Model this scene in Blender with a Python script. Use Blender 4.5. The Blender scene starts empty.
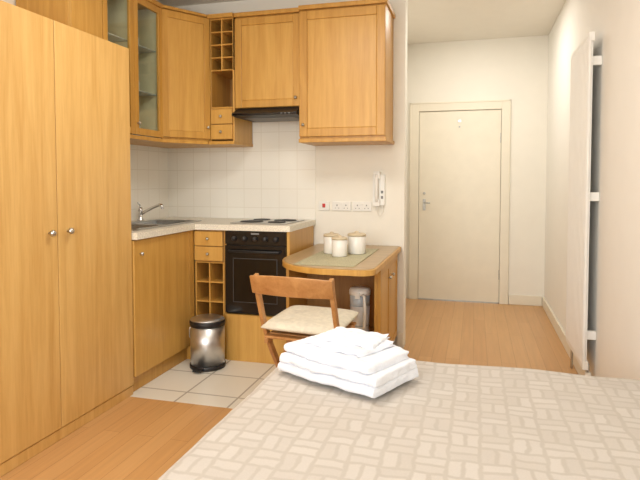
import bpy, bmesh, math, random
import mathutils
from mathutils import Matrix, Vector
random.seed(4)
scene=bpy.context.scene
scene.view_settings.view_transform='Standard'
scene.view_settings.look='None'

# ------------------------------------------------------------ materials
def lin(c):
    out=[]
    for v in c:
        v=v/255.0
        out.append(v/12.92 if v<=0.04045 else ((v+0.055)/1.055)**2.4)
    return (*out,1.0)
def newmat(name):
    m=bpy.data.materials.new(name); m.use_nodes=True
    nt=m.node_tree; b=nt.nodes['Principled BSDF']
    return m,nt,b
def N(nt,t,**kw):
    n=nt.nodes.new(t)
    for k,v in kw.items(): setattr(n,k,v)
    return n
def coords(nt,scale=(1,1,1),rot=(0,0,0),kind='Object'):
    tc=N(nt,'ShaderNodeTexCoord'); mp=N(nt,'ShaderNodeMapping')
    mp.inputs['Scale'].default_value=scale; mp.inputs['Rotation'].default_value=rot
    nt.links.new(tc.outputs[kind],mp.inputs['Vector']); return mp.outputs['Vector']
def bump(nt,b,h,strength=0.1,dist=0.01):
    bp=N(nt,'ShaderNodeBump'); bp.inputs['Strength'].default_value=strength; bp.inputs['Distance'].default_value=dist
    nt.links.new(h,bp.inputs['Height']); nt.links.new(bp.outputs['Normal'],b.inputs['Normal'])
def plain(name,c,rough=0.5,metal=0.0,noise=0.03,nscale=8,bmp=0.0,spec=0.5):
    m,nt,b=newmat(name)
    v=coords(nt)
    n=N(nt,'ShaderNodeTexNoise'); n.inputs['Scale'].default_value=nscale; n.inputs['Detail'].default_value=3
    nt.links.new(v,n.inputs['Vector'])
    r=N(nt,'ShaderNodeValToRGB'); L=lin(c)
    r.color_ramp.elements[0].color=tuple(max(0,x*(1-noise*2)) for x in L[:3])+(1,)
    r.color_ramp.elements[1].color=tuple(min(1,x*(1+noise*2)) for x in L[:3])+(1,)
    r.color_ramp.elements[0].position=0.3; r.color_ramp.elements[1].position=0.7
    nt.links.new(n.outputs['Fac'],r.inputs['Fac']); nt.links.new(r.outputs['Color'],b.inputs['Base Color'])
    b.inputs['Roughness'].default_value=rough; b.inputs['Metallic'].default_value=metal
    b.inputs['Specular IOR Level'].default_value=spec
    if bmp>0: bump(nt,b,n.outputs['Fac'],bmp,0.01)
    return m
def wood(name,c1,c2,scale=(14,14,0.9),rough=0.38,island=0.10):
    m,nt,b=newmat(name)
    v=coords(nt,scale)
    n=N(nt,'ShaderNodeTexNoise'); n.inputs['Scale'].default_value=1.6; n.inputs['Detail'].default_value=6; n.inputs['Distortion'].default_value=0.6
    nt.links.new(v,n.inputs['Vector'])
    v2=coords(nt,tuple(s*5 for s in scale))
    n2=N(nt,'ShaderNodeTexNoise'); n2.inputs['Scale'].default_value=2.0; n2.inputs['Detail'].default_value=3
    nt.links.new(v2,n2.inputs['Vector'])
    mix=N(nt,'ShaderNodeMath',operation='MULTIPLY_ADD'); mix.inputs[1].default_value=0.35
    nt.links.new(n2.outputs['Fac'],mix.inputs[0]); nt.links.new(n.outputs['Fac'],mix.inputs[2])
    r=N(nt,'ShaderNodeValToRGB')
    r.color_ramp.elements[0].color=lin(c1); r.color_ramp.elements[1].color=lin(c2)
    r.color_ramp.elements[0].position=0.45; r.color_ramp.elements[1].position=0.9
    nt.links.new(mix.outputs[0],r.inputs['Fac'])
    g=N(nt,'ShaderNodeNewGeometry')
    hs=N(nt,'ShaderNodeHueSaturation')
    mr=N(nt,'ShaderNodeMapRange'); mr.inputs['To Min'].default_value=1-island; mr.inputs['To Max'].default_value=1+island
    nt.links.new(g.outputs['Random Per Island'],mr.inputs['Value']); nt.links.new(mr.outputs[0],hs.inputs['Value'])
    nt.links.new(r.outputs['Color'],hs.inputs['Color']); nt.links.new(hs.outputs['Color'],b.inputs['Base Color'])
    b.inputs['Roughness'].default_value=rough
    bump(nt,b,mix.outputs[0],0.05,0.003)
    return m
def bricks(name,ca,cb,cm,w,h,mortar,offset=0.0,rot=(0,0,0),rough=0.4,grain=0.0,bmp=0.1,smooth=0.1,kind='Object'):
    m,nt,b=newmat(name)
    v=coords(nt,(1,1,1),rot,kind)
    t=N(nt,'ShaderNodeTexBrick'); t.offset=offset
    t.inputs['Color1'].default_value=lin(ca); t.inputs['Color2'].default_value=lin(cb); t.inputs['Mortar'].default_value=lin(cm)
    t.inputs['Scale'].default_value=1; t.inputs['Brick Width'].default_value=w; t.inputs['Row Height'].default_value=h
    t.inputs['Mortar Size'].default_value=mortar; t.inputs['Mortar Smooth'].default_value=smooth
    nt.links.new(v,t.inputs['Vector'])
    col=t.outputs['Color']
    if grain>0:
        mp=N(nt,'ShaderNodeMapping'); mp.inputs['Scale'].default_value=(1.2,22,1)
        nt.links.new(v,mp.inputs['Vector'])
        n=N(nt,'ShaderNodeTexNoise'); n.inputs['Scale'].default_value=2; n.inputs['Detail'].default_value=6
        nt.links.new(mp.outputs[0],n.inputs['Vector'])
        hs=N(nt,'ShaderNodeHueSaturation'); mr=N(nt,'ShaderNodeMapRange')
        mr.inputs['From Min'].default_value=0.25; mr.inputs['From Max'].default_value=0.75
        mr.inputs['To Min'].default_value=1-grain; mr.inputs['To Max'].default_value=1+grain
        nt.links.new(n.outputs['Fac'],mr.inputs['Value']); nt.links.new(mr.outputs[0],hs.inputs['Value'])
        nt.links.new(col,hs.inputs['Color']); col=hs.outputs['Color']
    nt.links.new(col,b.inputs['Base Color']); b.inputs['Roughness'].default_value=rough
    inv=N(nt,'ShaderNodeMath',operation='SUBTRACT'); inv.inputs[0].default_value=1
    nt.links.new(t.outputs['Fac'],inv.inputs[1]); bump(nt,b,inv.outputs[0],bmp,0.004)
    return m

OAK=wood('oak_wardrobe',(202,156,86),(222,181,112),island=0.02)
OAKK=wood('oak_kitchen',(186,135,60),(208,159,78),island=0.04)
OAKP=wood('oak_panel',(196,146,69),(215,168,89),island=0.03)
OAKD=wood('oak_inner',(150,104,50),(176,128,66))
CHW=wood('beech_chair',(172,118,66),(200,149,94),scale=(10,10,10),island=0.05)
TTOP=wood('table_laminate',(168,140,98),(184,156,114),scale=(2,14,14),rough=0.3,island=0)
WALL=plain('wall_paint_cream',(243,239,228),0.85,noise=0.005)
WALLR=plain('wall_paint_white',(245,243,237),0.85,noise=0.005)
CEIL=plain('ceiling_paint',(238,233,222),0.9,noise=0.005)
TRIM=plain('trim_gloss_cream',(238,231,213),0.4,noise=0.01)
DOORM=plain('door_gloss_cream',(239,232,214),0.4,noise=0.01)
STEEL=plain('brushed_steel',(190,190,188),0.28,1.0,noise=0.05,nscale=30)
BINST=plain('bin_steel',(205,205,204),0.38,1.0,noise=0.03,nscale=30)
CHROME=plain('chrome',(215,215,215),0.12,1.0,noise=0.01)
BLACK=plain('black_enamel',(16,15,16),0.18,noise=0.1)
BLKPL=plain('black_plastic',(26,25,26),0.45,noise=0.1)
GLSB=plain('oven_glass',(8,8,10),0.05,noise=0.1)
GREY=plain('grey_print',(120,120,120),0.5)
DKGREY=plain('dark_grey_print',(58,58,60),0.4)
COUNTER=plain('countertop_laminate',(230,224,208),0.35,noise=0.10,nscale=180)
CER=plain('white_ceramic',(236,233,226),0.25,noise=0.02)
LID=plain('canister_lid_cream',(206,190,160),0.5,noise=0.04)
PLW=plain('white_plastic',(238,236,230),0.4,noise=0.01)
RED=plain('red_switch',(190,40,36),0.4)
RAD=plain('radiator_enamel',(245,243,238),0.35,noise=0.01)
RUN=plain('runner_fabric',(184,178,146),0.9,noise=0.12,nscale=160,bmp=0.2)
CUSH=plain('cushion_fabric',(220,213,194),0.95,noise=0.04,nscale=40,bmp=0.2)
TOW=plain('towel_terry',(236,239,246),0.98,noise=0.015,nscale=260,bmp=0.4,spec=0.1)
JUG=plain('jug_milky_plastic',(230,234,238),0.25,noise=0.04)
JUGW=plain('jug_filter_grey',(186,196,204),0.3,noise=0.1)
MATT=plain('mattress_ticking',(225,220,210),0.9)
INNER=plain('cabinet_interior',(226,219,190),0.7)
TILE=bricks('floor_tile',(234,230,218),(229,225,212),(172,164,150),0.33,0.33,0.006,rough=0.3)
WTILE=bricks('backsplash_tile',(243,240,230),(241,237,227),(229,224,211),0.15,0.15,0.0025,rot=(math.radians(90),0,0),rough=0.22,bmp=0.08)
WTILE2=bricks('backsplash_tile_side',(243,240,230),(241,237,227),(229,224,211),0.15,0.15,0.0025,rot=(0,math.radians(90),0),rough=0.22,bmp=0.08)
FLOORW=bricks('floor_laminate',(206,160,106),(198,150,96),(164,114,64),1.2,0.095,0.0010,offset=0.37,rot=(0,0,math.radians(90)),rough=0.33,grain=0.08,bmp=0.03)

def glass():
    m,nt,b=newmat('cabinet_glass')
    out=nt.nodes['Material Output']
    tr=N(nt,'ShaderNodeBsdfTransparent'); tr.inputs['Color'].default_value=(0.94,0.96,0.92,1)
    gl=N(nt,'ShaderNodeBsdfGlossy'); gl.inputs['Roughness'].default_value=0.05
    mx=N(nt,'ShaderNodeMixShader'); mx.inputs[0].default_value=0.06
    nt.links.new(tr.outputs[0],mx.inputs[1]); nt.links.new(gl.outputs[0],mx.inputs[2])
    nt.links.new(mx.outputs[0],out.inputs['Surface']); return m
GLASS=glass()
def spread():
    m,nt,b=newmat('bedspread_basketweave')
    v=coords(nt)
    cell=0.082
    nz=N(nt,'ShaderNodeTexNoise'); nz.inputs['Scale'].default_value=18; nz.inputs['Detail'].default_value=2
    nt.links.new(v,nz.inputs['Vector'])
    va=N(nt,'ShaderNodeVectorMath',operation='MULTIPLY_ADD'); va.inputs[1].default_value=(0.022,0.022,0)
    nt.links.new(nz.outputs['Color'],va.inputs[0]); nt.links.new(v,va.inputs[2])
    vv=va.outputs[0]
    def br(w,h):
        t=N(nt,'ShaderNodeTexBrick'); t.offset=0
        t.inputs['Color1'].default_value=lin((201,195,188)); t.inputs['Color2'].default_value=lin((193,186,178)); t.inputs['Mortar'].default_value=lin((186,179,170))
        t.inputs['Scale'].default_value=1; t.inputs['Brick Width'].default_value=w; t.inputs['Row Height'].default_value=h
        t.inputs['Mortar Size'].default_value=0.009; t.inputs['Mortar Smooth'].default_value=0.7
        nt.links.new(vv,t.inputs['Vector']); return t
    a=br(cell,cell/2); c=br(cell/2,cell)
    ck=N(nt,'ShaderNodeTexChecker'); ck.inputs['Scale'].default_value=1/cell
    ck.inputs['Color1'].default_value=(0,0,0,1); ck.inputs['Color2'].default_value=(1,1,1,1)
    fl=N(nt,'ShaderNodeVectorMath',operation='MULTIPLY_ADD'); fl.inputs[1].default_value=(1,1,0); fl.inputs[2].default_value=(0,0,0.01)
    nt.links.new(vv,fl.inputs[0]); nt.links.new(fl.outputs[0],ck.inputs['Vector'])
    mx=N(nt,'ShaderNodeMixRGB'); nt.links.new(ck.outputs['Fac'],mx.inputs[0]); nt.links.new(a.outputs['Color'],mx.inputs[1]); nt.links.new(c.outputs['Color'],mx.inputs[2])
    n3=N(nt,'ShaderNodeTexNoise'); n3.inputs['Scale'].default_value=220; nt.links.new(v,n3.inputs['Vector'])
    hs=N(nt,'ShaderNodeHueSaturation'); mr=N(nt,'ShaderNodeMapRange'); mr.inputs['To Min'].default_value=.94; mr.inputs['To Max'].default_value=1.06
    nt.links.new(n3.outputs['Fac'],mr.inputs['Value']); nt.links.new(mr.outputs[0],hs.inputs['Value']); nt.links.new(mx.outputs[0],hs.inputs['Color'])
    nt.links.new(hs.outputs[0],b.inputs['Base Color']); b.inputs['Roughness'].default_value=0.85
    b.inputs['Specular IOR Level'].default_value=0.2
    bump(nt,b,mx.outputs[0],0.12,0.006)
    return m
SPREAD=spread()

# ------------------------------------------------------------ mesh builder
class MB:
    def __init__(s,name):
        s.name=name; s.bm=bmesh.new(); s.mats=[]; s.M=Matrix.Identity(4)
    def mi(s,mat):
        if mat not in s.mats: s.mats.append(mat)
        return s.mats.index(mat)
    def add(s,verts,faces,mat,smooth=False):
        i=s.mi(mat); vs=[s.bm.verts.new(s.M@Vector(v)) for v in verts]
        for f in faces:
            try:
                fc=s.bm.faces.new([vs[k] for k in f]); fc.material_index=i; fc.smooth=smooth
            except ValueError: pass
    def box(s,x0,x1,y0,y1,z0,z1,mat):
        v=[(x0,y0,z0),(x1,y0,z0),(x1,y1,z0),(x0,y1,z0),(x0,y0,z1),(x1,y0,z1),(x1,y1,z1),(x0,y1,z1)]
        s.add(v,[(0,3,2,1),(4,5,6,7),(0,1,5,4),(1,2,6,5),(2,3,7,6),(3,0,4,7)],mat)
    def beam(s,p0,p1,w,t,mat,up=(1,0,0)):
        p0=Vector(p0);p1=Vector(p1);d=(p1-p0).normalized();u=Vector(up); u=(u-d*u.dot(d)).normalized(); n=d.cross(u)
        v=[]
        for p in (p0,p1):
            for a,b in ((-1,-1),(1,-1),(1,1),(-1,1)): v.append(p+u*(a*w/2)+n*(b*t/2))
        s.add(v,[(0,3,2,1),(4,5,6,7),(0,1,5,4),(1,2,6,5),(2,3,7,6),(3,0,4,7)],mat)
    def lathe(s,prof,mat,c=(0,0,0),segs=28,axis='Z'):
        v=[];f=[];n=len(prof)
        for k in range(segs):
            a=2*math.pi*k/segs
            for r,z in prof:
                x,y=r*math.cos(a),r*math.sin(a)
                p={'Z':(x,y,z),'X':(z,x,y),'Y':(x,z,y)}[axis]
                v.append((c[0]+p[0],c[1]+p[1],c[2]+p[2]))
        for k in range(segs):
            k2=(k+1)%segs
            for j in range(n-1): f.append((k*n+j,k2*n+j,k2*n+j+1,k*n+j+1))
        f.append(tuple(k*n for k in range(segs))[::-1]); f.append(tuple(k*n+n-1 for k in range(segs)))
        s.add(v,f,mat,True)
    def cyl(s,c,r,h,mat,axis='Z',segs=24):
        s.lathe([(r,0),(r,h)],mat,c,segs,axis)
    def tube(s,pts,r,mat,segs=10):
        pts=[Vector(p) for p in pts]; v=[];f=[]
        prev=None
        for i,p in enumerate(pts):
            d=(pts[min(i+1,len(pts)-1)]-pts[max(i-1,0)]).normalized()
            ref=prev if prev is not None else (Vector((0,0,1)) if abs(d.z)<0.9 else Vector((1,0,0)))
            u=(ref-d*ref.dot(d)).normalized(); prev=u; w=d.cross(u)
            for k in range(segs):
                a=2*math.pi*k/segs; v.append(p+u*math.cos(a)*r+w*math.sin(a)*r)
        for i in range(len(pts)-1):
            for k in range(segs):
                k2=(k+1)%segs; f.append((i*segs+k,i*segs+k2,(i+1)*segs+k2,(i+1)*segs+k))
        f.append(tuple(range(segs))[::-1]); f.append(tuple((len(pts)-1)*segs+k for k in range(segs)))
        s.add(v,f,mat,True)
    def prism(s,poly,z0,z1,mat):
        n=len(poly); v=[(x,y,z0) for x,y in poly]+[(x,y,z1) for x,y in poly]
        f=[tuple(range(n))[::-1],tuple(range(n,2*n))]+[(i,(i+1)%n,n+(i+1)%n,n+i) for i in range(n)]
        s.add(v,f,mat)
    def done(s,bevel=0.0025,seg=2,origin=None):
        me=bpy.data.meshes.new(s.name)
        bmesh.ops.recalc_face_normals(s.bm,faces=s.bm.faces)
        xs=[v.co for v in s.bm.verts]
        if origin is None:
            lo=[min(c[i] for c in xs) for i in range(3)]; hi=[max(c[i] for c in xs) for i in range(3)]
            origin=((lo[0]+hi[0])/2,(lo[1]+hi[1])/2,lo[2])
        bmesh.ops.translate(s.bm,verts=s.bm.verts,vec=[-o for o in origin])
        s.bm.to_mesh(me); s.bm.free()
        for m in s.mats: me.materials.append(m)
        o=bpy.data.objects.new(s.name,me); o.location=origin; scene.collection.objects.link(o)
        if bevel>0:
            b=o.modifiers.new('bevel','BEVEL'); b.width=bevel; b.segments=seg; b.limit_method='ANGLE'; b.angle_limit=math.radians(40)
        return o

def simple_box(name,x0,x1,y0,y1,z0,z1,mat,bevel=0):
    b=MB(name); b.box(x0,x1,y0,y1,z0,z1,mat); return b.done(bevel)
def frame_matrix(p,dirx):
    """origin p, local x along dirx (horizontal); local -y is outward"""
    dx=Vector((dirx[0],dirx[1],0)).normalized(); dz=Vector((0,0,1)); dy=dz.cross(dx)
    M=Matrix.Identity(4)
    for i in range(3): M[i][0]=dx[i]; M[i][1]=dy[i]; M[i][2]=dz[i]; M[i][3]=p[i]
    return M
def panel_door(b,w,z0,z1,fr=0.055,th=0.02,mat=None,pm=None,glassy=False):
    mat=mat or OAKK; pm=pm or OAKP; g=0.0015
    b.box(g,fr,-th,0,z0+g,z1-g,mat); b.box(w-fr,w-g,-th,0,z0+g,z1-g,mat)
    b.box(fr,w-fr,-th,0,z0+g,z0+fr,mat); b.box(fr,w-fr,-th,0,z1-fr,z1-g,mat)
    if glassy: b.box(fr-.003,w-fr+.003,-0.012,-0.008,z0+fr-.003,z1-fr+.003,GLASS)
    else: b.box(fr,w-fr,-th+0.005,0,z0+fr,z1-fr,pm)
def knob(b,x,z,y=-0.02,r=0.011,mat=None):
    b.lathe([(0.004,0),(0.004,-0.010),(r,-0.014),(r*1.05,-0.020),(r*0.7,-0.026),(0.001,-0.028)],mat or STEEL,(x,y,z),14,'Y')

H=2.70
XL,XR=-2.49,0.68
YK,YD,YB=4.20,6.00,-1.10
# ------------------------------------------------------------ room shell
fl=MB('floor'); fl.box(XL-.1,XR+.1,YB-.1,YD+.1,-0.10,-0.002,FLOORW)
fl.box(XL,-0.62,2.82,YK,-0.002,0.0,TILE)
fl.box(XL,-0.62,YB,2.82,-0.002,0.0,FLOORW); fl.box(-0.62,XR,YB,YD,-0.002,0.0,FLOORW); fl.box(-0.78,-.62,YK+.1,YD,-0.002,0.0,FLOORW)
fl.done(0,origin=(0,0,0))
simple_box('ceiling',XL-.1,XR+.1,YB-.1,YD+.1,H,H+.1,CEIL)
w=MB('wall_left'); w.box(XL-.1,XL,YB-.1,YK+.1,0,H,WALL)
w.box(XL,XL+.006,2.86,YK-.006,0.96,1.56,WTILE2); w.done(0,origin=(0,0,0))
w=MB('wall_kitchen'); w.box(XL,-0.51,YK,YK+.12,0,H,WALL)
w.box(XL,-1.20,YK-.006,YK,0.96,1.80,WTILE); w.done(0,origin=(0,0,0))
simple_box('wall_hallway',-0.88,-0.78,YK+.12,YD,0,H,WALL)
simple_box('wall_right',XR,XR+.1,YB-.1,YD+.1,0,H,WALLR)
DX0,DX1,DZ=-0.575,0.245,1.985
w=MB('wall_back'); w.box(-0.88,DX0-.003,YD,YD+.1,0,H,WALL); w.box(DX1+.003,XR,YD,YD+.1,0,H,WALL); w.box(DX0-.003,DX1+.003,YD,YD+.1,DZ+.003,H,WALL)
w.box(DX0-.003,DX1+.003,YD+.06,YD+.1,0,DZ+.003,WALL); w.done(0)  # backing added behind the door to keep sky light out of its gaps
w=MB('wall_front')
wx0,wx1,wz0,wz1=-2.0,0.2,0.85,2.35
w.box(XL,wx0,YB-.1,YB,0,H,WALL); w.box(wx1,XR,YB-.1,YB,0,H,WALL)
w.box(wx0,wx1,YB-.1,YB,0,wz0,WALL); w.box(wx0,wx1,YB-.1,YB,wz1,H,WALL); w.done(0)
w=MB('window_1')
for a,c in ((wx0,wx0+.06),(wx1-.06,wx1),((wx0+wx1)/2-.03,(wx0+wx1)/2+.03)): w.box(a,c,YB-.08,YB-.03,wz0,wz1,TRIM)
w.box(wx0,wx1,YB-.08,YB-.03,wz0,wz0+.06,TRIM); w.box(wx0,wx1,YB-.08,YB-.03,wz1-.06,wz1,TRIM)
w.box(wx0+.06,wx1-.06,YB-.058,YB-.054,wz0+.06,wz1-.06,GLASS); w.done()
d=MB('door_1')
d.box(DX0,DX1,YD-.005,YD+.035,0.012,DZ,DOORM)
dc=(DX0+DX1)/2
d.box(dc-.018,dc+.018,YD-.008,YD-.005,1.865,1.895,STEEL)
d.cyl((dc,YD-.008,1.82),0.009,-0.005,STEEL,'Y')
d.box(DX0+.040,DX0+.070,YD-.010,YD-.005,0.95,1.07,STEEL)
d.tube([(DX0+.055,YD-.01,1.03),(DX0+.055,YD-.045,1.03),(DX0+.12,YD-.05,1.03)],0.008,STEEL)
d.cyl((DX0+.055,YD-.005,1.13),0.014,-0.010,STEEL,'Y')
d.box(DX1-.006,DX1,YD-.012,YD-.005,1.65,1.75,STEEL); d.box(DX1-.006,DX1,YD-.012,YD-.005,0.25,0.35,STEEL)
d.done(0.003)
t=MB('trim_1')
t.box(DX0-.095,DX0-.004,YD-.022,YD-.001,0,DZ+.085,TRIM); t.box(DX1+.004,DX1+.085,YD-.022,YD-.001,0,DZ+.085,TRIM)
t.box(DX0-.004,DX1+.004,YD-.022,YD-.001,DZ+.004,DZ+.085,TRIM)
t.box(DX0-.10,DX0-.085,YD-.028,YD-.001,0,DZ+.095,TRIM); t.box(DX1+.076,DX1+.09,YD-.028,YD-.001,0,DZ+.095,TRIM); t.box(DX0-.10,DX1+.09,YD-.028,YD-.001,DZ+.08,DZ+.095,TRIM)
t.box(DX0,DX1,YD-.02,YD+.03,0.0,0.012,STEEL)
t.done(0.003)
simple_box('baseboard_right',XR-.018,XR-.001,YB+.01,YD-.03,0.0,.10,TRIM,.004)
simple_box('baseboard_back',DX1+.095,XR-.02,YD-.018,YD-.001,0.0,.10,TRIM,.004)
simple_box('baseboard_kitchen',-0.56,-0.512,YK-.018,YK-.001,0.0,.12,TRIM,.004)
simple_box('baseboard_hallway',-0.779,-0.762,YK+.13,YD-.03,0.0,.10,TRIM,.004)
simple_box('baseboard_left',XL+.001,XL+.018,YB+.01,0.40,0.0,.10,TRIM,.004)

# ------------------------------------------------------------ wardrobe
XW=-1.935
b=MB('wardrobe')
y0,y1=0.45,2.855
b.box(XL+.01,XW-.022,y0,y1,0.0,2.03,OAK)
b.box(XW-.022,XW-.006,y0,y1,0.0,0.055,OAK)
n=4; dw=(y1-y0)/n
for i in range(n):
    a=y0+i*dw
    b.box(XW-.021,XW,a+.002,a+dw-.002,0.06,2.028,OAK)
for ys in (y0+dw, y0+3*dw):
    for sgn in (-1,1):
        b.lathe([(0.005,0),(0.005,0.012),(0.014,0.018),(0.017,0.027),(0.012,0.036),(0.001,0.040)],STEEL,(XW,ys+sgn*.062,1.02),16,'X')
b.done(0.003)

# ------------------------------------------------------------ kitchen base units
CZ=0.96
XF=-1.93; YF=3.60
b=MB('kitchen_base_cabinet')   # left run under the sink
b.box(XL+.01,XF-.02,2.862,YF-.002,0.09,CZ-.042,OAKD)
b.box(XL+.01,XF-.05,2.862,YF-.002,0.0,0.09,OAKK)
b.M=frame_matrix((XF-.02,2.865,0),(0,1))
b.box(0,0.66,-.02,0,0.1,CZ-.048,OAKP)
knob(b,0.06,0.83)
b.M=Matrix.Identity(4)
b.box(XF-.04,XF,3.53,YF-.004,0.0,CZ-.045,OAKK)
b.box(XF-.045,XF-.03,2.865,3.53,0.0,0.098,OAKK)
b.done()

def rack(b,x0,x1,y0,y1,z0,z1,cols,rows,t=0.010,mat=None):
    mat=mat or OAKK
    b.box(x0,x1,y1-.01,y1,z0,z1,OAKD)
    for i in range(cols+1):
        x=x0+(x1-x0-t)*i/cols; b.box(x,x+t,y0,y1-.01,z0,z1,mat)
    for j in range(rows+1):
        z=z0+(z1-z0-t)*j/rows; b.box(x0,x1,y0+.002,y1-.01,z,z+t,mat)
b=MB('kitchen_base_cabinet')   # drawers and bottle rack
x0,x1=XF+.004,-1.70
rack(b,x0,x1,YF,YK-.02,0.26,0.69,2,3)
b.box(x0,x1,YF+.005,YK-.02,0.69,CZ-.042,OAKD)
for za,zb in ((0.70,0.80),(0.806,0.908)):
    b.box(x0+.004,x1-.004,YF-.016,YF+.005,za,zb,OAKP); b.M=Matrix.Translation((0,YF-.016,0)); knob(b,(x0+x1)/2,(za+zb)/2,0); b.M=Matrix.Identity(4)
b.box(x0,x1,YF,YK-.02,0.0,0.26,OAKK)
b.done()
b=MB('kitchen_base_cabinet')   # oven housing
x0,x1=-1.698,-1.21
b.box(x0,x0+.016,YF,YK-.02,0,CZ-.042,OAKK); b.box(x1-.02,x1,YF-.01,YK-.02,0,CZ-.042,OAKP)
b.box(x0+.016,x1-.02,YF+.02,YK-.02,0,0.33,OAKD)
b.box(x0+.018,x1-.022,YF-.012,YF+.02,0.0,0.33,OAKP)
b.done()
b=MB('built_in_oven')
x0,x1=-1.680,-1.232
b.box(x0,x1,YF+.0,YK-.06,0.335,0.915,BLACK)
b.box(x0,x1,YF-.022,YF,0.825,0.915,BLACK)
b.box(x0,x1,YF-.026,YF,0.345,0.815,BLACK)
b.box(x0+.06,x1-.06,YF-.0275,YF-.026,0.42,0.73,DKGREY)
b.box(x0+.066,x1-.066,YF-.029,YF-.0275,0.426,0.724,GLSB)
b.tube([(x0+.04,YF-.026,0.775),(x0+.04,YF-.055,0.78),(x1-.04,YF-.055,0.78),(x1-.04,YF-.026,0.775)],0.009,BLKPL)
for i in range(5):
    xk=x0+.07+i*(x1-x0-.14)/4
    b.lathe([(0.017,0),(0.016,-0.016),(0.012,-0.02),(0.001,-0.02)],BLKPL,(xk,YF-.022,0.865),16,'Y')
    b.box(xk-.001,xk+.001,YF-.0435,YF-.042,0.863,0.88,GREY)
b.box((x0+x1)/2-.03,(x0+x1)/2+.03,YF-.0235,YF-.022,0.894,0.906,GREY)
b.done(0.003)
b=MB('kitchen_countertop')
z0,z1=CZ-.04,CZ
sx0,sx1,sy0,sy1=-2.36,-2.02,3.40,3.80
cl=XL+.008; xe=-1.905; yf=YF-.03; cb=YK-.008
b.box(cl,sx0,2.862,cb,z0,z1,COUNTER); b.box(sx1,xe,2.862,cb,z0,z1,COUNTER)
b.box(sx0,sx1,2.862,sy0,z0,z1,COUNTER); b.box(sx0,sx1,sy1,cb,z0,z1,COUNTER)
b.box(xe,-1.20,yf,cb,z0,z1,COUNTER)
b.done(0)
b=MB('kitchen_sink')
rz=CZ+.001; dr=sy0-.40
b.box(sx0-.03,sx0+.006,dr,sy1+.03,rz,rz+.006,STEEL); b.box(sx1-.006,sx1+.03,dr,sy1+.03,rz,rz+.006,STEEL)
b.box(sx0,sx1,sy1-.006,sy1+.03,rz,rz+.006,STEEL); b.box(sx0,sx1,dr,sy0+.006,rz,rz+.004,STEEL)
for k in range(9): b.box(sx0+.03,sx1-.03,dr+.03+k*.036,dr+.04+k*.036,rz+.004,rz+.008,STEEL)
b.box(sx0+.006,sx0+.01,sy0+.006,sy1-.006,rz-.036,rz,STEEL); b.box(sx1-.01,sx1-.006,sy0+.006,sy1-.006,rz-.036,rz,STEEL)
b.box(sx0+.006,sx1-.006,sy0+.006,sy0+.01,rz-.036,rz,STEEL); b.box(sx0+.006,sx1-.006,sy1-.01,sy1-.006,rz-.036,rz,STEEL)
b.box(sx0+.01,sx1-.01,sy0+.01,sy1-.01,rz-.038,rz-.034,STEEL); b.cyl(((sx0+sx1)/2,(sy0+sy1)/2,rz-.034),.03,.003,CHROME)
b.done(0.002)
b=MB('sink_faucet')
fx,fy=-2.43,3.70
b.lathe([(0.026,0),(0.026,.01),(0.016,.02),(0.015,.07),(0.019,.075),(0.014,.10),(0.001,.105)],CHROME,(fx,fy,CZ+.002),18)
b.tube([(fx,fy,CZ+.05),(fx+.05,fy-.01,CZ+.075),(fx+.12,fy-.03,CZ+.105),(fx+.19,fy-.05,CZ+.128),(fx+.215,fy-.055,CZ+.125),(fx+.22,fy-.056,CZ+.10)],0.011,CHROME)
b.tube([(fx,fy,CZ+.10),(fx+.005,fy-.02,CZ+.125),(fx+.01,fy-.045,CZ+.14)],0.007,CHROME)
b.done(0)
b=MB('electric_hob')
hx0,hx1,hy0,hy1=-1.68,-1.26,3.66,4.10
b.box(hx0,hx1,hy0,hy1,CZ+.001,CZ+.007,STEEL)
for (cx,cy,r) in ((-1.57,3.80,.085),(-1.37,3.97,.085),(-1.57,4.0,.065),(-1.37,3.78,.065)):
    b.lathe([(r,0),(r,.003),(r*.95,.006),(r*.3,.006),(r*.28,.004),(0.001,.004)],BLKPL,(cx,cy,CZ+.007),28)
b.done(0.002)

# ------------------------------------------------------------ wall cabinets
ZT=2.475
yu=3.83
b=MB('kitchen_wall_cabinet')   # large right unit
x0,x1=-1.212,-0.598
b.box(x0,x1,yu,YK-.002,1.56,ZT,OAKK)
b.M=frame_matrix((x0,yu,0),(1,0)); panel_door(b,x1-x0,1.575,ZT-.02,fr=.06); knob(b,.035,1.66); b.M=Matrix.Identity(4)
b.box(x0,x1+.012,yu-.03,YK-.002,1.535,1.562,OAKK); b.box(x0,x1+.014,yu-.034,YK-.002,ZT-.012,ZT+.018,OAKK)
b.done(0.004)
yu=3.87
b=MB('kitchen_wall_cabinet')   # unit over the hood
x0,x1=-1.722,-1.215
b.box(x0,x1,yu,YK-.002,1.80,ZT,OAKK)
b.M=frame_matrix((x0,yu,0),(1,0)); panel_door(b,x1-x0,1.80,ZT-.02); knob(b,x1-x0-.03,1.86); b.M=Matrix.Identity(4)
b.box(x0,x1,yu-.034,YK-.002,ZT-.012,ZT+.018,OAKK)
b.done(0.004)
b=MB('range_hood')
b.box(x0+.01,x1-.004,yu-.0,YK-.012,1.73,1.798,BLKPL)
b.add([(x0+.01,yu-.10,1.735),(x1-.004,yu-.10,1.735),(x1-.004,yu,1.73),(x0+.01,yu,1.73),(x0+.01,yu-.10,1.752),(x1-.004,yu-.10,1.752),(x1-.004,yu,1.795),(x0+.01,yu,1.795)],
      [(0,3,2,1),(4,5,6,7),(0,1,5,4),(1,2,6,5),(2,3,7,6),(3,0,4,7)],BLKPL)
b.box(x0+.02,x1-.014,yu-.104,yu-.10,1.737,1.750,BLACK)
b.box(x0+.06,x1-.06,yu+.02,YK-.05,1.726,1.73,GREY)
for k in range(3): b.box(x1-.12+k*.028,x1-.105+k*.028,yu-.107,yu-.104,1.74,1.747,GREY)
b.done(0.002)
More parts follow.
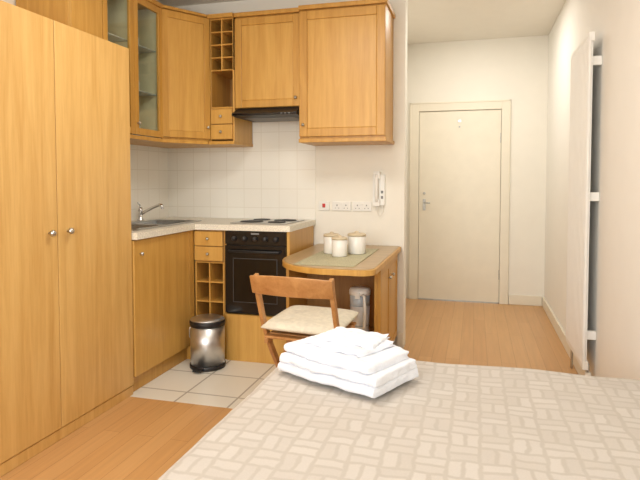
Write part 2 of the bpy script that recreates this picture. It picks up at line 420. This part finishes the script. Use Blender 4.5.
yu=3.85
b=MB('wine_rack')
x0,x1=-1.925,-1.724
rack(b,x0,x1,yu,YK-.002,2.08,ZT-.01,2,4)
b.box(x0,x0+.014,yu,YK-.002,1.555,ZT,OAKK); b.box(x1-.014,x1,yu,YK-.002,1.555,ZT,OAKP)
b.box(x0,x1,YK-.014,YK-.002,1.555,2.08,OAKD)
b.box(x0,x1,yu+.003,YK-.002,1.80,1.815,OAKK)
b.box(x0+.014,x1-.014,yu+.01,YK-.014,1.57,1.80,OAKD)
for za,zb in ((1.574,1.682),(1.688,1.796)):
    b.box(x0+.015,x1-.015,yu-.014,yu+.01,za,zb,OAKP); knob(b,(x0+x1)/2,(za+zb)/2,yu-.014)
b.box(x0,x1+.004,yu-.02,YK-.002,1.535,1.560,OAKK); b.box(x0,x1,yu-.03,YK-.002,ZT-.012,ZT+.018,OAKK)
b.done(0.002)
b=MB('corner_wall_cabinet')
P=[(XL+.008,YK-.002),(XL+.008,3.525),(-2.14,3.525),(-1.930,3.85),(-1.930,YK-.002)]
b.prism(P,1.56,ZT,OAKK)
pp=[(XL+.008,YK-.002),(XL+.008,3.525),(-2.118,3.515),(-1.928,3.818),(-1.928,YK-.002)]
b.prism(pp,1.535,1.56,OAKK); b.prism(pp,ZT-.002,ZT+.018,OAKK)
L=math.hypot(.21,.325)
b.M=frame_matrix((-2.14,3.525,0),(.21,.325)); panel_door(b,L,1.575,ZT-.01,fr=.05); knob(b,L-.03,1.66); b.M=Matrix.Identity(4)
b.done(0.003)
b=MB('glass_wall_cabinet')
gx=XL+.008; gf=-2.14; ga,gb=2.872,3.52
b.box(gx,gx+.012,ga,gb,1.56,ZT,INNER)
for ya in (ga,(ga+gb)/2-.022,gb-.016): b.box(gx+.012,gf,ya,ya+.016,1.56,ZT,INNER)
b.box(gx,gf+.022,ga,gb,1.535,1.56,OAKK); b.box(gx,gf+.03,ga,gb,ZT-.012,ZT+.018,OAKK)
for z in (1.86,2.16): b.box(gx+.012,gf-.02,ga+.016,gb-.016,z,z+.008,JUGW)
mid=(ga+gb)/2-.012
b.M=frame_matrix((gf,ga,0),(0,1)); panel_door(b,mid-ga,1.565,ZT-.012,fr=.045,glassy=True); b.M=Matrix.Identity(4)
b.M=frame_matrix((gf,mid,0),(0,1)); panel_door(b,gb-mid,1.565,ZT-.012,fr=.045,glassy=True); knob(b,.022,1.64); b.M=Matrix.Identity(4)
b.done(0.002)
b=MB('kitchen_wall_cabinet')   # small unit over wardrobe
b.box(gx,gf-.0,2.60,2.868,2.05,ZT,OAKK)
b.M=frame_matrix((gf,2.60,0),(0,1)); b.box(0,0.268,-.02,0,2.052,ZT,OAKP); b.M=Matrix.Identity(4)
b.box(gx,gf+.03,2.60,2.868,ZT,ZT+.018,OAKK)
b.done(0.003)
def cups(name,y,z,n):
    b=MB(name)
    for i in range(n):
        yy=y+i*.085
        b.lathe([(0.022,0),(0.03,.004),(0.034,.085),(0.031,.085),(0.026,.01),(0.001,.01)],CER if i%2 else JUGW,(XL+.2,yy,z),16)
    b.done(0)
cups('drinking_glasses',3.27,1.869,3); cups('drinking_glasses',3.27,1.561,3); cups('drinking_glasses',3.27,2.169,3)

# ------------------------------------------------------------ peninsula table
def arc_outline(off=0.0):
    pts=[(-.53-off,YK-.01)]
    R=.09
    for k in range(9):
        a=math.radians(0-k*90/8); pts.append((-.53-off-R+R*math.cos(a),3.01+off+R+R*math.sin(a)))
    cx,cy,rx,ry=-.80,3.46,.385-off,.45-off
    for k in range(15):
        a=math.radians(270-k*90/14); pts.append((cx+rx*math.cos(a),cy+ry*math.sin(a)))
    pts.append((-1.185+off,YK-.01))
    return pts[::-1]
b=MB('breakfast_table')
TZ=0.775
b.prism(arc_outline(0.0),TZ-.036,TZ-.004,OAKP)
b.prism(arc_outline(0.012),TZ-.004,TZ,TTOP)
bx0,bx1,by0,by1=-1.17,-.575,3.40,YK-.02
SZ=.25
b.box(bx0,bx1,by0,by1,0.08,SZ,OAKK)
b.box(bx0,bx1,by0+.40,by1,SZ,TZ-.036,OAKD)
b.box(bx0,bx0+.02,by0,by0+.40,SZ,TZ-.036,OAKK); b.box(bx1-.02,bx1,by0,by0+.40,SZ,TZ-.036,OAKK)
b.box(bx0+.03,bx1-.03,by0+.04,by1,0,0.08,BLKPL)
b.M=frame_matrix((bx1,by0,0),(0,1)); panel_door(b,(by1-by0)/2,0.1,TZ-.05,fr=.05); knob(b,.30,.62)
b.M=frame_matrix((bx1,by0+(by1-by0)/2,0),(0,1)); panel_door(b,(by1-by0)/2,0.1,TZ-.05,fr=.05); knob(b,.05,.62); b.M=Matrix.Identity(4)
b.done(0.004)
b=MB('table_runner')
b.box(-1.02,-.66,3.10,3.95,TZ+.001,TZ+.004,RUN); b.done(0)
def canister(cx,cy,r,h):
    b=MB('ceramic_canister'); z=TZ+.0045
    b.lathe([(r*.92,0),(r,.006),(r,h*.82),(r*.96,h*.84)],CER,(cx,cy,z),28)
    b.lathe([(r*1.03,h*.842),(r*1.03,h*.93),(r*.9,h*.97),(r*.3,h*.98),(r*.22,h*1.06),(r*.001,h*1.08)],LID,(cx,cy,z),28)
    b.done(0)
canister(-.925,3.63,.054,.135); canister(-.84,3.50,.050,.128); canister(-.76,3.66,.060,.140)

# ------------------------------------------------------------ water jug on the shelf
b=MB('water_jug'); cx,cy=-.705,3.50; z=SZ+.001
def oval(prof,mat,sx=1.0,sy=1.1):
    v=[];f=[];n=len(prof);S=28
    for k in range(S):
        a=2*math.pi*k/S
        for r,zz in prof: v.append((cx+r*sx*math.cos(a),cy+r*sy*math.sin(a),z+zz))
    for k in range(S):
        for j in range(n-1): f.append((k*n+j,((k+1)%S)*n+j,((k+1)%S)*n+j+1,k*n+j+1))
    f.append(tuple(k*n for k in range(S))); f.append(tuple(k*n+n-1 for k in range(S)))
    b.add(v,f,mat,True)
oval([(.050,0),(.056,.006),(.060,.12),(.064,.22)],JUG)
oval([(.062,.22),(.063,.24),(.065,.29)],JUGW)
oval([(.068,.29),(.069,.315),(.062,.33),(.02,.335)],PLW)
for zz in (.05,.09,.13,.17): oval([(.0585,zz),(.0605,zz+.004),(.0605,zz+.008),(.0585,zz+.012)],JUGW)
b.tube([(cx+.03,cy-.06,z+.30),(cx+.045,cy-.085,z+.29),(cx+.05,cy-.09,z+.20),(cx+.045,cy-.08,z+.10),(cx+.03,cy-.055,z+.08)],.009,PLW)
b.box(cx-.015,cx+.015,cy-.085,cy-.06,z+.275,z+.31,PLW)
b.done(0)

# ------------------------------------------------------------ sockets / intercom
def socket(cx,z,w,red=False):
    b=MB('wall_socket'); y=YK-.001
    b.box(cx-w/2,cx+w/2,y-.012,y,z-.035,z+.035,PLW)
    for s in ((-1,1) if w>.1 else (0,)):
        c=cx+s*w*.24
        if not red:
            b.box(c-.004,c+.004,y-.0135,y-.012,z+.002,z+.012,GREY)
            b.box(c-.017,c-.010,y-.0135,y-.012,z-.018,z-.013,GREY); b.box(c+.010,c+.017,y-.0135,y-.012,z-.018,z-.013,GREY)
            b.box(c-s*.03-.006,c-s*.03+.006,y-.016,y-.012,z+.010,z+.026,PLW)
        else: b.box(c-.012,c+.012,y-.017,y-.012,z-.012,z+.018,RED)
    b.done(0.003)
socket(-1.13,1.07,.086,True); socket(-.99,1.07,.146); socket(-.83,1.07,.146)
b=MB('intercom_handset'); cx=-.70; y=YK-.001
b.box(cx-.045,cx+.045,y-.025,y,1.08,1.31,PLW)
b.tube([(cx-.012,y-.045,1.11),(cx-.012,y-.060,1.14),(cx-.012,y-.062,1.21),(cx-.012,y-.060,1.28),(cx-.012,y-.045,1.31)],.013,PLW)
b.box(cx-.035,cx+.011,y-.052,y-.025,1.075,1.125,PLW); b.box(cx-.035,cx+.011,y-.052,y-.025,1.28,1.335,PLW)
b.box(cx+.018,cx+.034,y-.028,y-.025,1.13,1.15,GREY); b.box(cx+.018,cx+.034,y-.028,y-.025,1.17,1.19,GREY)
b.tube([(cx-.012,y-.035,1.08),(cx-.01,y-.03,1.03),(cx+.01,y-.025,1.0),(cx+.03,y-.02,1.03),(cx+.03,y-.012,1.08)],.003,PLW)
b.done(0.006,3)

# ------------------------------------------------------------ radiator
b=MB('vertical_radiator')
rx=.605; ra,rb=3.46,4.08; z0,z1=.18,2.10
b.box(rx,rx+.012,ra,rb,z0,z1,RAD)
for k in range(15):
    yy=ra+.02+k*(rb-ra-.04)/14; b.box(rx-.004,rx,yy-.013,yy+.013,z0+.03,z1-.03,RAD)
b.box(rx+.012,rx+.03,ra,rb,z0,z0+.05,RAD); b.box(rx+.012,rx+.03,ra,rb,z1-.05,z1,RAD)
for yy in (ra+.012,rb-.03): b.box(rx+.012,rx+.024,yy,yy+.03,z0,z1,RAD)
for zz in (.35,1.15,1.92):
    b.box(rx+.02,XR-.001,ra+.03,ra+.06,zz,zz+.05,RAD); b.box(rx+.02,XR-.001,rb-.06,rb-.03,zz,zz+.05,RAD)
b.tube([(rx+.035,ra+.03,z0+.03),(rx+.035,ra+.03,.09),(rx+.035,ra+.03,.001)],.008,STEEL)
b.tube([(rx+.035,rb-.03,z0+.03),(rx+.035,rb-.03,.09),(rx+.035,rb-.03,.001)],.008,STEEL)
b.cyl((rx+.035,ra+.03,.10),.018,.06,PLW)
b.done(0.003)

# ------------------------------------------------------------ pedal bin
b=MB('pedal_bin'); cx,cy=-1.745,3.43
b.lathe([(.118,0),(.121,.004),(.121,.025),(.117,.028)],BLKPL,(cx,cy,0.001),36)
b.lathe([(.115,.028),(.115,.29)],BINST,(cx,cy,0.001),36)
b.lathe([(.118,.288),(.121,.294),(.121,.318),(.117,.324)],BLKPL,(cx,cy,0.001),36)
b.lathe([(.116,.324),(.110,.332),(.085,.342),(.05,.349),(.001,.351)],BINST,(cx,cy,0.001),36)
b.box(cx-.03,cx+.03,cy-.165,cy-.11,.012,.022,BLKPL)
b.tube([(cx-.115,cy+.0,.28),(cx-.132,cy-.01,.25),(cx-.132,cy-.01,.20),(cx-.115,cy,.17)],.004,STEEL)
b.done(0)

# ------------------------------------------------------------ folding chair
chair=bpy.data.objects.new('folding_chair',None); scene.collection.objects.link(chair)
chair.location=(-.845,2.87,0); chair.rotation_euler=(0,0,math.radians(-6))
def part(b,bevel=.004,seg=2):
    o=b.done(bevel,seg,origin=(0,0,0)); o.parent=chair; return o
for i,s in enumerate((-1,1)):
    b=MB('back_leg_%d'%(i+1)); x=s*.205
    pts=[(-.245,.79),(-.215,.68),(-.165,.54),(-.08,.38),(.06,.18),(.19,0.0)]
    v=[];f=[]
    for k,(yy,zz) in enumerate(pts):
        d=Vector((0,pts[min(k+1,5)][0]-pts[max(k-1,0)][0],pts[min(k+1,5)][1]-pts[max(k-1,0)][1])).normalized(); nrm=Vector((0,-d.z,d.y))
        for a,c in ((-.011,-.017),(.011,-.017),(.011,.017),(-.011,.017)):
            q=Vector((x+a,yy,zz))+nrm*c
            if k==5: q.z=0.001
            v.append(q)
    for k in range(5):
        for j in range(4): f.append((k*4+j,k*4+(j+1)%4,k*4+4+(j+1)%4,k*4+4+j))
    f+= [(0,1,2,3),(23,22,21,20)]
    b.add(v,f,CHW); part(b)
    b=MB('front_leg_%d'%(i+1)); x=s*.178
    b.beam((x,.17,.435),(x,-.19,.013),.020,.032,CHW); part(b)
    b=MB('seat_rail_%d'%(i+1)); b.beam((s*.178,-.19,.435),(s*.178,.19,.45),.02,.03,CHW); part(b)
def curved_slat(name,z0,z1,ybase,lean):
    b=MB(name); n=14; v=[];f=[]
    for k in range(n+1):
        t=-1+2*k/n; x=t*.222; yb=ybase-.035*(1-t*t)
        for (dy,z) in ((-.009,z0),(.009,z0),(.009-lean,z1),(-.009-lean,z1)):
            zz=z
            if z==z1: zz=z1-.012*t*t
            v.append((x,yb+dy,zz))
    for k in range(n):
        for j in range(4): f.append((k*4+j,k*4+(j+1)%4,k*4+4+(j+1)%4,k*4+4+j))
    f+=[(0,1,2,3),(n*4+3,n*4+2,n*4+1,n*4)]
    b.add(v,f,CHW,True); part(b,.004)
curved_slat('back_rest_top',.695,.80,-.245,.03)
for i,(yy,zz) in enumerate(((-.13,.09),(.115,.115))):
    b=MB('rung_%d'%(i+1)); b.tube([(-.19,yy,zz),(.19,yy,zz)],.010,CHW); part(b,0)
b=MB('seat')
for k in range(7):
    yy=-.185+k*.058; b.box(-.19,.19,yy,yy+.045,.447+k*.002,.461+k*.002,CHW)
part(b,.003)
b=MB('seat_cushion')
n=18; v=[];f=[]
def cz(tx,ty): return .030*max(0,(1-tx**6))**.5*max(0,(1-ty**6))**.5
for lay in (1,-1):
    for i in range(n+1):
        for j in range(n+1):
            tx=-1+2*i/n; ty=-1+2*j/n
            puff=cz(tx,ty)
            tuft=.010*math.exp(-((abs(tx)-.4)**2+(abs(ty)-.4)**2)/.02)
            v.append((tx*.222*(1-.03*ty*ty),ty*.215*(1-.03*tx*tx)+.005,.502+(ty+1)*.012+(lay*puff*(1.0 if lay>0 else .6))-(tuft if lay>0 else 0)))
m=(n+1)*(n+1)
for i in range(n):
    for j in range(n):
        a=i*(n+1)+j; f.append((a,a+n+1,a+n+2,a+1)); f.append((m+a,m+a+1,m+a+n+2,m+a+n+1))
b.add(v,f,CUSH,True)
bmesh.ops.remove_doubles(b.bm,verts=b.bm.verts,dist=.0005)
o=part(b,0)
sub=o.modifiers.new('s','SUBSURF'); sub.levels=1; sub.render_levels=1

# ------------------------------------------------------------ bed
bed=bpy.data.objects.new('bed',None); scene.collection.objects.link(bed)
BX0,BX1,BY0,BY1,BZ=-.755,.655,.33,2.27,.55
bed.location=((BX0+BX1)/2,(BY0+BY1)/2,0)
def bpart(b,bevel,seg=2):
    o=b.done(bevel,seg,origin=tuple(bed.location)); o.location=(0,0,0); o.parent=bed; return o
b=MB('base'); b.box(BX0+.05,BX1-.05,BY0+.05,BY1-.05,.10,.28,MATT); bpart(b,.01)
b=MB('feet')
for x in (BX0+.12,BX1-.12):
    for y in (BY0+.12,BY1-.12): b.cyl((x,y,0.0),.025,.10,BLKPL)
bpart(b,0)
b=MB('mattress'); b.box(BX0+.04,BX1-.04,BY0+.04,BY1-.04,.28,.51,MATT); bpart(b,.03,3)
b=MB('bedspread')
nx,ny=90,120; drop=.36
R=.05; cxm,cym=(BX0+BX1)/2,(BY0+BY1)/2; hx,hy=(BX1-BX0)/2,(BY1-BY0)/2
def wrap(s,half):
    a=abs(s); sg=1 if s>=0 else -1
    flat=half-R
    if a<=flat: return s,0.0
    a2=a-flat; q=R*math.pi/2
    if a2<=q:
        th=a2/R; return sg*(flat+R*math.sin(th)),R*(1-math.cos(th))
    return sg*half,R+(a2-q)
sxm=hx-R+R*math.pi/2+drop; sym=hy-R+R*math.pi/2+drop
v=[];f=[]
def samp(n,m,half):
    flat=half-R; q=R*math.pi/2
    nn=[ -m, -m+drop*.5,-(flat+q)]+[-(flat+q*k/6) for k in range(5,0,-1)]
    body=[-flat+2*flat*k/n for k in range(n+1)]
    return nn+body+[-x for x in nn[::-1]]
SX=samp(nx,sxm,hx); SY=samp(ny,sym,hy)
for sx in SX:
    for sy in SY:
        px,dx=wrap(sx,hx); py,dy=wrap(sy,hy)
        dz=max(dx,dy)
        ex=abs(px)-(hx-R); ey=abs(py)-(hy-R)
        if ex>0 and ey>0:
            l=math.hypot(ex,ey)
            if l>R:
                ex*=R/l; ey*=R/l
                px=math.copysign(hx-R+ex,px); py=math.copysign(hy-R+ey,py)
        P=Vector((cxm+px,cym+py,0))
        nz=mathutils.noise.noise(P*2.3)*.008+mathutils.noise.noise(P*7+Vector((3,1,0)))*.0035
        fold=0
        if dz>R: fold=.003*math.sin((P.x+P.y)*22)*(dz/drop)
        v.append((P.x+(fold if dx>R else 0),P.y+(fold if dy>R else 0),BZ-dz+(nz if dz<R else 0)))
n2=len(SY)
for i in range(len(SX)-1):
    for j in range(n2-1):
        a=i*n2+j; f.append((a,a+n2,a+n2+1,a+1))
b.add(v,f,SPREAD,True)
bpart(b,0)

# ------------------------------------------------------------ folded towels
def towel(cx,cy,z,L,W,Hh,ang,seed,amp=.012,fine=.006):
    b=MB('folded_towel'); pr=[]
    r=Hh/2; g=.0045
    pr.append((W/2,0)); 
    for k in range(9):
        a=math.radians(270-k*180/8); pr.append((-W/2+r+r*math.cos(a),r+r*math.sin(a)))
    pr.append((W/2,Hh)); pr.append((W/2,r+g)); pr.append((-W/2+r*1.2,r+.001)); pr.append((W/2,r-g))
    n=len(pr)
    i=b.mi(TOW); v=[]
    for x in (-L/2,L/2):
        for (y,zz) in pr: v.append((x,y,zz))
    vs=[b.bm.verts.new(q) for q in v]
    for j in range(n): b.bm.faces.new([vs[k] for k in (j,(j+1)%n,n+(j+1)%n,n+j)])
    b.bm.faces.new(vs[:n][::-1]); b.bm.faces.new(vs[n:])
    o=b.done(0,origin=(0,0,0)); o.location=(cx,cy,z); o.rotation_euler=(0,0,ang)
    m=o.modifiers.new('remesh','REMESH'); m.mode='VOXEL'; m.voxel_size=.004; m.use_smooth_shade=True
    sm=o.modifiers.new('smooth','SMOOTH'); sm.iterations=12; sm.factor=.7
    tx=bpy.data.textures.new('cloth_%d'%seed,'CLOUDS'); tx.noise_scale=.10
    for dr,st in (('Z',amp),('X',.022),('Y',.022)):
        dp=o.modifiers.new('disp'+dr,'DISPLACE'); dp.texture=tx; dp.strength=st; dp.mid_level=.5; dp.texture_coords='GLOBAL'; dp.direction=dr
    tx2=bpy.data.textures.new('clothf_%d'%seed,'CLOUDS'); tx2.noise_scale=.04
    dp=o.modifiers.new('dispf','DISPLACE'); dp.texture=tx2; dp.strength=fine; dp.mid_level=.5; dp.texture_coords='GLOBAL'
    return o
A=math.radians(-25)
cx,cy=-.445,1.965
Z0=BZ+.013
towel(cx,cy,Z0,.43,.29,.036,A,1,.006,.004)
towel(cx+.004,cy-.002,Z0+.035,.425,.285,.034,A+.015,1,.010,.005)
towel(cx-.006,cy+.010,Z0+.067,.395,.265,.030,A-.03,1,.016,.006)
towel(cx+.0,cy+.04,Z0+.096,.27,.20,.022,A-.10,1,.022,.009)
towel(cx+.016,cy+.055,Z0+.115,.23,.15,.016,A+.18,1,.028,.011)

# ------------------------------------------------------------ added lamp dome, daylight & fill lights
b=MB('added_ceiling_dome')  # glowing dome on the unseen ceiling, added as an extra source
m,nt,bs=newmat('added_dome_opal'); bs.inputs['Emission Color'].default_value=(1,.94,.86,1); bs.inputs['Emission Strength'].default_value=3.0
b.lathe([(.001,-.09),(.08,-.085),(.13,-.06),(.15,-.02),(.15,0)],m,(-.7,1.7,H-.002),32); b.done(0)
def area(name,loc,rot,sx,sy,power,col):
    l=bpy.data.lights.new(name,'AREA'); l.shape='RECTANGLE'; l.size=sx; l.size_y=sy; l.energy=power; l.color=col
    o=bpy.data.objects.new(name,l); o.location=loc; o.rotation_euler=rot; scene.collection.objects.link(o); return o
area('window_daylight',((wx0+wx1)/2,YB+.03,1.6),(math.radians(94),0,0),2.1,1.4,75,(.985,.985,.98))
area('room_fill_light',(-.9,2.3,H-.12),(0,0,0),.6,.6,21,(1,.96,.90))  # added fill to lift the kitchen end, no fitting above it
area('hall_fill_light',(-.05,4.9,H-.02),(0,0,0),.5,.5,14,(1,.95,.88))  # added fill that brightens the hallway, no lamp modelled here
wd=bpy.data.worlds.new('world'); scene.world=wd; wd.use_nodes=True
bg=wd.node_tree.nodes['Background']
sky=wd.node_tree.nodes.new('ShaderNodeTexSky'); sky.sky_type='NISHITA'; sky.sun_elevation=math.radians(35); sky.sun_rotation=math.radians(120); sky.sun_disc=False
wd.node_tree.links.new(sky.outputs[0],bg.inputs[0]); bg.inputs[1].default_value=.25

# ------------------------------------------------------------ camera
cam=bpy.data.cameras.new('camera'); co=bpy.data.objects.new('camera',cam); scene.collection.objects.link(co)
cam.sensor_width=36; cam.lens=560/640*36; cam.shift_y=-(60-24.5)/640
cam.clip_start=.02
co.location=(0,0,1.27); co.rotation_euler=(math.radians(90-2.5),0,math.radians(15.5))
scene.camera=co
